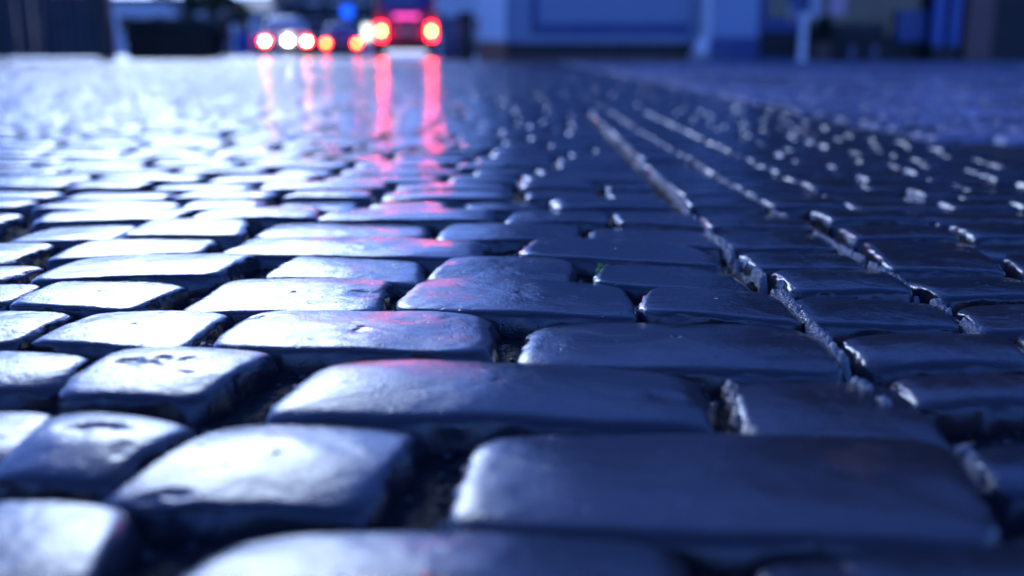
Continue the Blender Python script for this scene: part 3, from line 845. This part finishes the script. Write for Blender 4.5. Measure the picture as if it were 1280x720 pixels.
# ------------------------------------------------------------------ right-hand buildings
BD = 27.0
def bx(p): return P(p, 62, BD).x
def bz(p): return P(640, p, BD).z
A = thing('building', 'blue rendered building with a wide garage door, pale corner pillar and white downpipe', 'building', (0, BD, 0))
x0, xg0, xg1, xp, x1 = bx(600), bx(632), bx(866), bx(888), bx(946)
HA = 12.5
mb = MB()
mb.box(xg1, x1, 0, 9, 0, HA)                                    # bay right of the door
mb.box(x0, xg0 + .0, .05, 9, 0, HA)                             # behind the pillar
mb.box(xg0, xg1, 0, 9, 2.72, HA)                                # above the door
mb.box(xg0, xg1, 1.5, 9, 0, 2.72)
mb.build('wall', M['blue'], A)
p_ = MB().box(x0 - .03, xg0, -.12, .048, .48, HA, .01).build('corner_pillar', M['pale'], A)
MB().box(x0 - .05, xg0 + .01, -.15, .048, 0, .48, .01).build('plinth', M['terracotta'], p_)
g = MB().box(xg0, xg1, .12, .2, .44, 2.718).build('garage_door', M['blue_door'], A)
px0, px1 = bx(672), bx(862)
MB().box(px0 - .16, px0, .06, .118, bz(34) + .0, 2.7, .01).build('door_rail', M['blue_trim'], g)
MB().box(px0 - .16, px1, .06, .118, bz(43), bz(30), .01).build('door_rail', M['blue_trim'], g)
MB().box(px0 + .004, px1, .095, .118, bz(29), 2.7, .01).build('door_panel', M['blue_door'], g)
MB().box(xg0, xg1, .02, .3, .06, .437).build('plinth', M['dark'], A)
MB().box(xg0, xg1, -.04, .28, 0, .058).build('threshold', M['terracotta'], A)
MB().box(xp + .03, x1, -.03, -.003, 0, bz(47), .005).build('plinth', M['blue_trim'], A)
dp = MB().tube([(bx(878), -.16, HA), (bx(878), -.16, .55), (bx(876), -.17, .35), (bx(872), -.22, .16), (bx(870), -.30, .06)], [.16, .16, .17, .20, .24], 20).build('downpipe', M['white'], A, True)
for zz in (1.7, 3.7, 5.7, 7.7, 9.7): MB().tube([(bx(878), -.16, zz), (bx(878), -.16, zz + .06)], .185, 20).build('bracket', M['white'], dp, True)
mb = MB().box(x0 - .3, x1, -.3, 9.3, HA, HA + .25, .03); mb.build('roof', M['roof'], A)
for k in range(3):
    for zz in (3.6, 6.2, 8.8):
        xc = xg0 + (k + .5) * (xg1 - xg0) / 3
        fr = MB().box(xc - .52, xc + .52, -.05, -.003, zz - .05, zz + 1.55, .01).build('window', M['white'], A)
        MB().box(xc - .44, xc + .44, -.056, -.048, zz + .03, zz + 1.47).build('pane', M['glass'], fr)
        MB().box(xc - .6, xc + .6, -.12, -.003, zz - .14, zz - .053, .01).build('sill', M['pale'], fr)

B = thing('shop', 'charcoal shop building with a teal glass door and bright blue window posts', 'shop', (0, BD, 0))
y0b = x1; y1b = bx(2050)
HB = 13.5
mb = MB()
mb.box(y0b, y1b, 1.0, 10, 0, HB)
mb.box(y0b, y1b, 0, .998, 2.9, HB)
mb.box(bx(1240), y1b, 0, .998, 0, 2.898)
mb.build('wall', M['blackwall'], B)
dr = MB().box(bx(950), bx(1012), .5, .56, 0, 2.8, .005).build('door', M['blue_trim'], B)
MB().box(bx(962), bx(988), .47, .498, 1.1, 2.7).build('pane', M['teal'], dr)
MB().box(bx(955), bx(1005), .48, .498, .1, .72).build('kick_panel', M['dark'], dr)
MB().box(bx(990), bx(993), .42, .498, .95, 1.35, .01).build('handle', M['rim'], dr)
w1 = MB().box(bx(1012), bx(1168), .6, .66, .0, 2.8).build('shop_window', M['dark'], B)
MB().box(bx(1016), bx(1164), .585, .598, .62, 2.72).build('pane', M['glass'], w1)
MB().box(bx(1041), bx(1061), .52, .55, bz(18), 2.3).build('poster', simple('pale_pink_paper', (.62, .42, .50), .6, .1, 4.), B)
MB().box(bx(1016), bx(1029), .50, .53, bz(20), 2.4).build('poster', simple('pale_lilac_paper', (.50, .52, .66), .6, .1, 4.), B)
nb = MB().box(bx(1126), bx(1163), .40, .48, bz(52), bz(12), .01).build('notice_board', M['blue_trim'], B)
for (a, b_) in ((1166, 1179), (1187, 1199)):
    MB().box(bx(a), bx(b_), .05, .30, .36, 2.898, .02).build('window_post', M['bluepaint'], B)
MB().box(bx(1179) + .01, bx(1187) - .01, .35, .4, .36, 2.898).build('pane', M['glass'], B)
MB().box(bx(1165), bx(1200), .0, .6, 0, .357).build('plinth', M['dark'], B)
MB().box(bx(1205), bx(1238), -.06, .5, .0, 2.898, .02).build('pilaster', M['brown'], B)
MB().box(y0b + .02, y1b, -.35, .0, 2.92, 3.3, .03).build('fascia', M['dark'], B)
MB().box(y0b + .31, y1b + .2, -.3, 10.2, HB, HB + .3, .03).build('roof', M['roof'], B)
for k in range(8):
    for zz in (4.1, 6.7, 9.3):
        xc = y0b + 1.1 + k * 2.4
        fr = MB().box(xc - .5, xc + .5, -.05, -.003, zz - .05, zz + 1.6, .01).build('window', M['brown'], B)
        MB().box(xc - .43, xc + .43, -.056, -.048, zz + .02, zz + 1.53).build('pane', M['glass'], fr)

# ------------------------------------------------------------------ left and far side
def fence(xa, xb, d, h, label):
    t = thing('fence', label, 'fence', (xa, d, 0))
    L_ = xb - xa; n = int(L_ / 2.4); rr = random.Random(5)
    for k in range(n):
        m = MB(); a = k * L_ / n; w_ = L_ / n
        for j in range(12):
            hh = h + rr.uniform(-.02, .02)
            m.box(a + j * w_ / 12 + .008, a + (j + 1) * w_ / 12 - .008, rr.uniform(0, .012), .04, .05, hh)
        m.build('board_panel', M['fence'] if rr.random() < .6 else M['fence_b'], t)
        MB().box(a - .06, a + .06, .05, .17, 0, h + .08, .01).build('post', M['fence_b'], t)
    for z in (.4, h - .35): MB().box(0, L_, .172, .23, z, z + .09).build('rail', M['fence'], t)
    return t
d = 29.
fence(P(-500, 62, d).x, P(128, 62, d).x, d, 2.15, 'tall dark green board fence along the left of the street')
c = P(134, 62, 28.4)
t = thing('gate_post', 'thick black gate post at the end of the dark green fence', 'gate post', (c.x, 28.4, 0))
MB().box(-.18, .18, -.18, .18, 0, 2.4, .02).build('post', M['bin'], t)
MB().box(-.22, .22, -.22, .22, 2.4, 2.48, .02).build('cap', M['bin'], t)
d = 31.
t = thing('hedge', 'dark teal-green clipped hedge right of the black gate post', 'hedge', (P(200, 62, d).x, d, 0))
hw = (P(234, 62, d).x - P(136, 62, d).x) / 2 
MB().box(-hw + .1, hw + .3, .15, .85, 0, .95, .1).build('core', M['bark'], t)
cl = [(-hw + .3 + i * (2 * hw + .1) / 7, .5, zc, .34, .5, .34) for i in range(8) for zc in (.3, .65, .92)]
leaf_cloud(t, 'foliage', M['hedge'], cl, .06, 8, 420)

def tree(px, d, hgt, trunk_h, crown, seed, label, mat, n_per=260):
    t = thing('tree', label, 'tree', (P(px, 62, d).x, d, 0), 'street trees beyond the road')
    rr = random.Random(seed)
    m = MB().tube([(0, 0, 0), (.03, 0, trunk_h * .5), (-.02, .02, trunk_h), (.05, 0, hgt * .75)], [.2, .15, .12, .05], 12)
    cl = []
    for k in range(7):
        a = rr.uniform(0, 6.28); r = crown * rr.uniform(.45, 1.); z = trunk_h + (hgt - trunk_h) * rr.uniform(.15, .95)
        e = (math.cos(a) * r, math.sin(a) * r, z)
        m.tube([(0, 0, trunk_h * rr.uniform(.8, 1.1)), (e[0] * .5, e[1] * .5, (trunk_h + z) / 2 + .1), e], [.07, .05, .015], 8)
        cl.append((*e, crown * .38, crown * .38, crown * .3))
        cl.append((e[0] * .6 + rr.uniform(-.3, .3), e[1] * .6, z + rr.uniform(-.3, .5), crown * .3, crown * .3, crown * .24))
    m.build('trunk', M['bark'], t, True)
    leaf_cloud(t, 'crown', mat, cl, .09, seed, n_per)
    return t
tree(234, 56., 4.6, 1.9, 1.9, 3, 'small leafy tree with a brown trunk right of the hedge', M['leaf'], 330)
tree(288, 62., 4.2, 2.0, 1.4, 7, 'slender dark tree in front of the pale house', M['leaf'], 300)

def house(px0, px1, d, h, mat, label, winrows, ncol, dep=8., roofh=2.2):
    xa, xb = P(px0, 62, d).x, P(px1, 62, d).x
    t = thing('house', label, 'house', (xa, d, 0)); w_ = xb - xa
    MB().box(0, w_, 0, dep, 0, h).build('wall', mat, t)
    m = MB(); bm = m.bm
    vs = [bm.verts.new(p) for p in ((-.25, -.3, h), (w_ + .25, -.3, h), (w_ + .25, dep + .3, h), (-.25, dep + .3, h), (-.25, dep / 2, h + roofh), (w_ + .25, dep / 2, h + roofh))]
    for q in ((0, 1, 5, 4), (2, 3, 4, 5), (0, 4, 3), (1, 2, 5), (3, 2, 1, 0)): bm.faces.new([vs[k] for k in q])
    rf = m.build('roof', M['roof'], t)
    MB().box(w_ * .7, w_ * .7 + .6, dep * .4, dep * .4 + .6, h + roofh * .6, h + roofh + .8).build('chimney', M['terracotta'], rf)
    for zz in winrows:
        for k in range(ncol):
            xc = (k + .5) * w_ / ncol
            fr = MB().box(xc - .5, xc + .5, -.05, -.003, zz, zz + 1.3, .01).build('window', M['white'], t)
            MB().box(xc - .42, xc + .42, -.056, -.048, zz + .08, zz + 1.22).build('pane', M['glass'], fr)
            MB().box(xc - .58, xc + .58, -.12, -.003, zz - .1, zz - .004).build('sill', M['pale'], fr)
    MB().box(w_ * .5 - .5, w_ * .5 + .5, -.06, -.003, 0, 1.15, .01).build('door', M['brown'], t)
    return t
house(292, 346, 74., 3.0, M['house'], 'pale house behind the silver car with small windows', (1.5,), 2, roofh=1.2)
house(352, 466, 82., 6.5, M['greyhouse'], 'dark grey-brown house closing the street behind the small car', (1.4, 3.9), 4)
house(536, 640, 78., 7.0, M['house'], 'pale lilac house seen between the red van and the corner pillar', (1.5, 4.2), 4)

t = thing('backdrop_terrace', 'low pale terrace added to close off the bright sky behind the trees', 'terrace', (P(60, 62, 95.).x, 95, 0))  # backdrop added to cover the overly bright low sky
tw = P(300, 62, 95.).x - P(60, 62, 95.).x
MB().box(0, tw, 0, 8, 0, 4.6).build('wall', M['house'], t)
MB().box(-.2, tw + .2, -.3, 8.3, 4.6, 5.0, .05).build('roof', M['roof'], t)
for k in range(6):
    xc = (k + .5) * tw / 6
    fr = MB().box(xc - .7, xc + .7, -.05, -.003, 1.9, 3.5, .01).build('window', M['white'], t)
    MB().box(xc - .6, xc + .6, -.056, -.048, 2., 3.4).build('pane', M['glass'], fr)
# ------------------------------------------------------------------ light
SUN_AZ, SUN_EL = -18.5, 21.         # ahead and to the left of the view
w = bpy.data.worlds.new('World'); S.world = w; w.use_nodes = True
nt = w.node_tree; nt.nodes.clear()
sky = nt.nodes.new('ShaderNodeTexSky'); sky.sky_type = 'NISHITA'; sky.sun_disc = False
sky.sun_elevation = R(SUN_EL); sky.sun_rotation = R(SUN_AZ)
sky.air_density = 1.0; sky.dust_density = .3; sky.ozone_density = 6.0
tint = nt.nodes.new('ShaderNodeMix'); tint.data_type = 'RGBA'; tint.blend_type = 'MULTIPLY'
tint.inputs[0].default_value = 1.; tint.inputs[7].default_value = (.50, .63, 1.26, 1)
bg = nt.nodes.new('ShaderNodeBackground'); bg.inputs[1].default_value = .15
ow = nt.nodes.new('ShaderNodeOutputWorld')
nt.links.new(sky.outputs[0], tint.inputs[6]); nt.links.new(tint.outputs[2], bg.inputs[0]); nt.links.new(bg.outputs[0], ow.inputs[0])
ld = bpy.data.lights.new('sun', 'SUN'); ld.energy = .52; ld.angle = R(17); ld.color = (.72, .86, 1.)
lo = bpy.data.objects.new('sun', ld); COL.objects.link(lo)
dirv = Vector((math.sin(R(SUN_AZ)) * math.cos(R(SUN_EL)), math.cos(R(SUN_AZ)) * math.cos(R(SUN_EL)), math.sin(R(SUN_EL))))
lo.rotation_euler = dirv.to_track_quat('Z', 'Y').to_euler()
lo.location = dirv * 60

# ------------------------------------------------------------------ camera
cd = bpy.data.cameras.new('camera'); co = bpy.data.objects.new('camera', cd); COL.objects.link(co)
cd.sensor_width = 36; cd.lens = 36; cd.clip_start = .01; cd.clip_end = 2000
co.location = (0, 0, H); co.rotation_euler = (math.pi / 2 - PITCH, 0, 0)
cd.dof.use_dof = True; cd.dof.focus_distance = .83; cd.dof.aperture_fstop = 3.0
S.camera = co
S.view_settings.view_transform = 'Standard'; S.view_settings.look = 'None'
S.view_settings.exposure = 0.66; S.view_settings.gamma = 1.0
S.cycles.use_denoising = True
S.cycles.max_bounces = 6; S.cycles.sample_clamp_indirect = 8
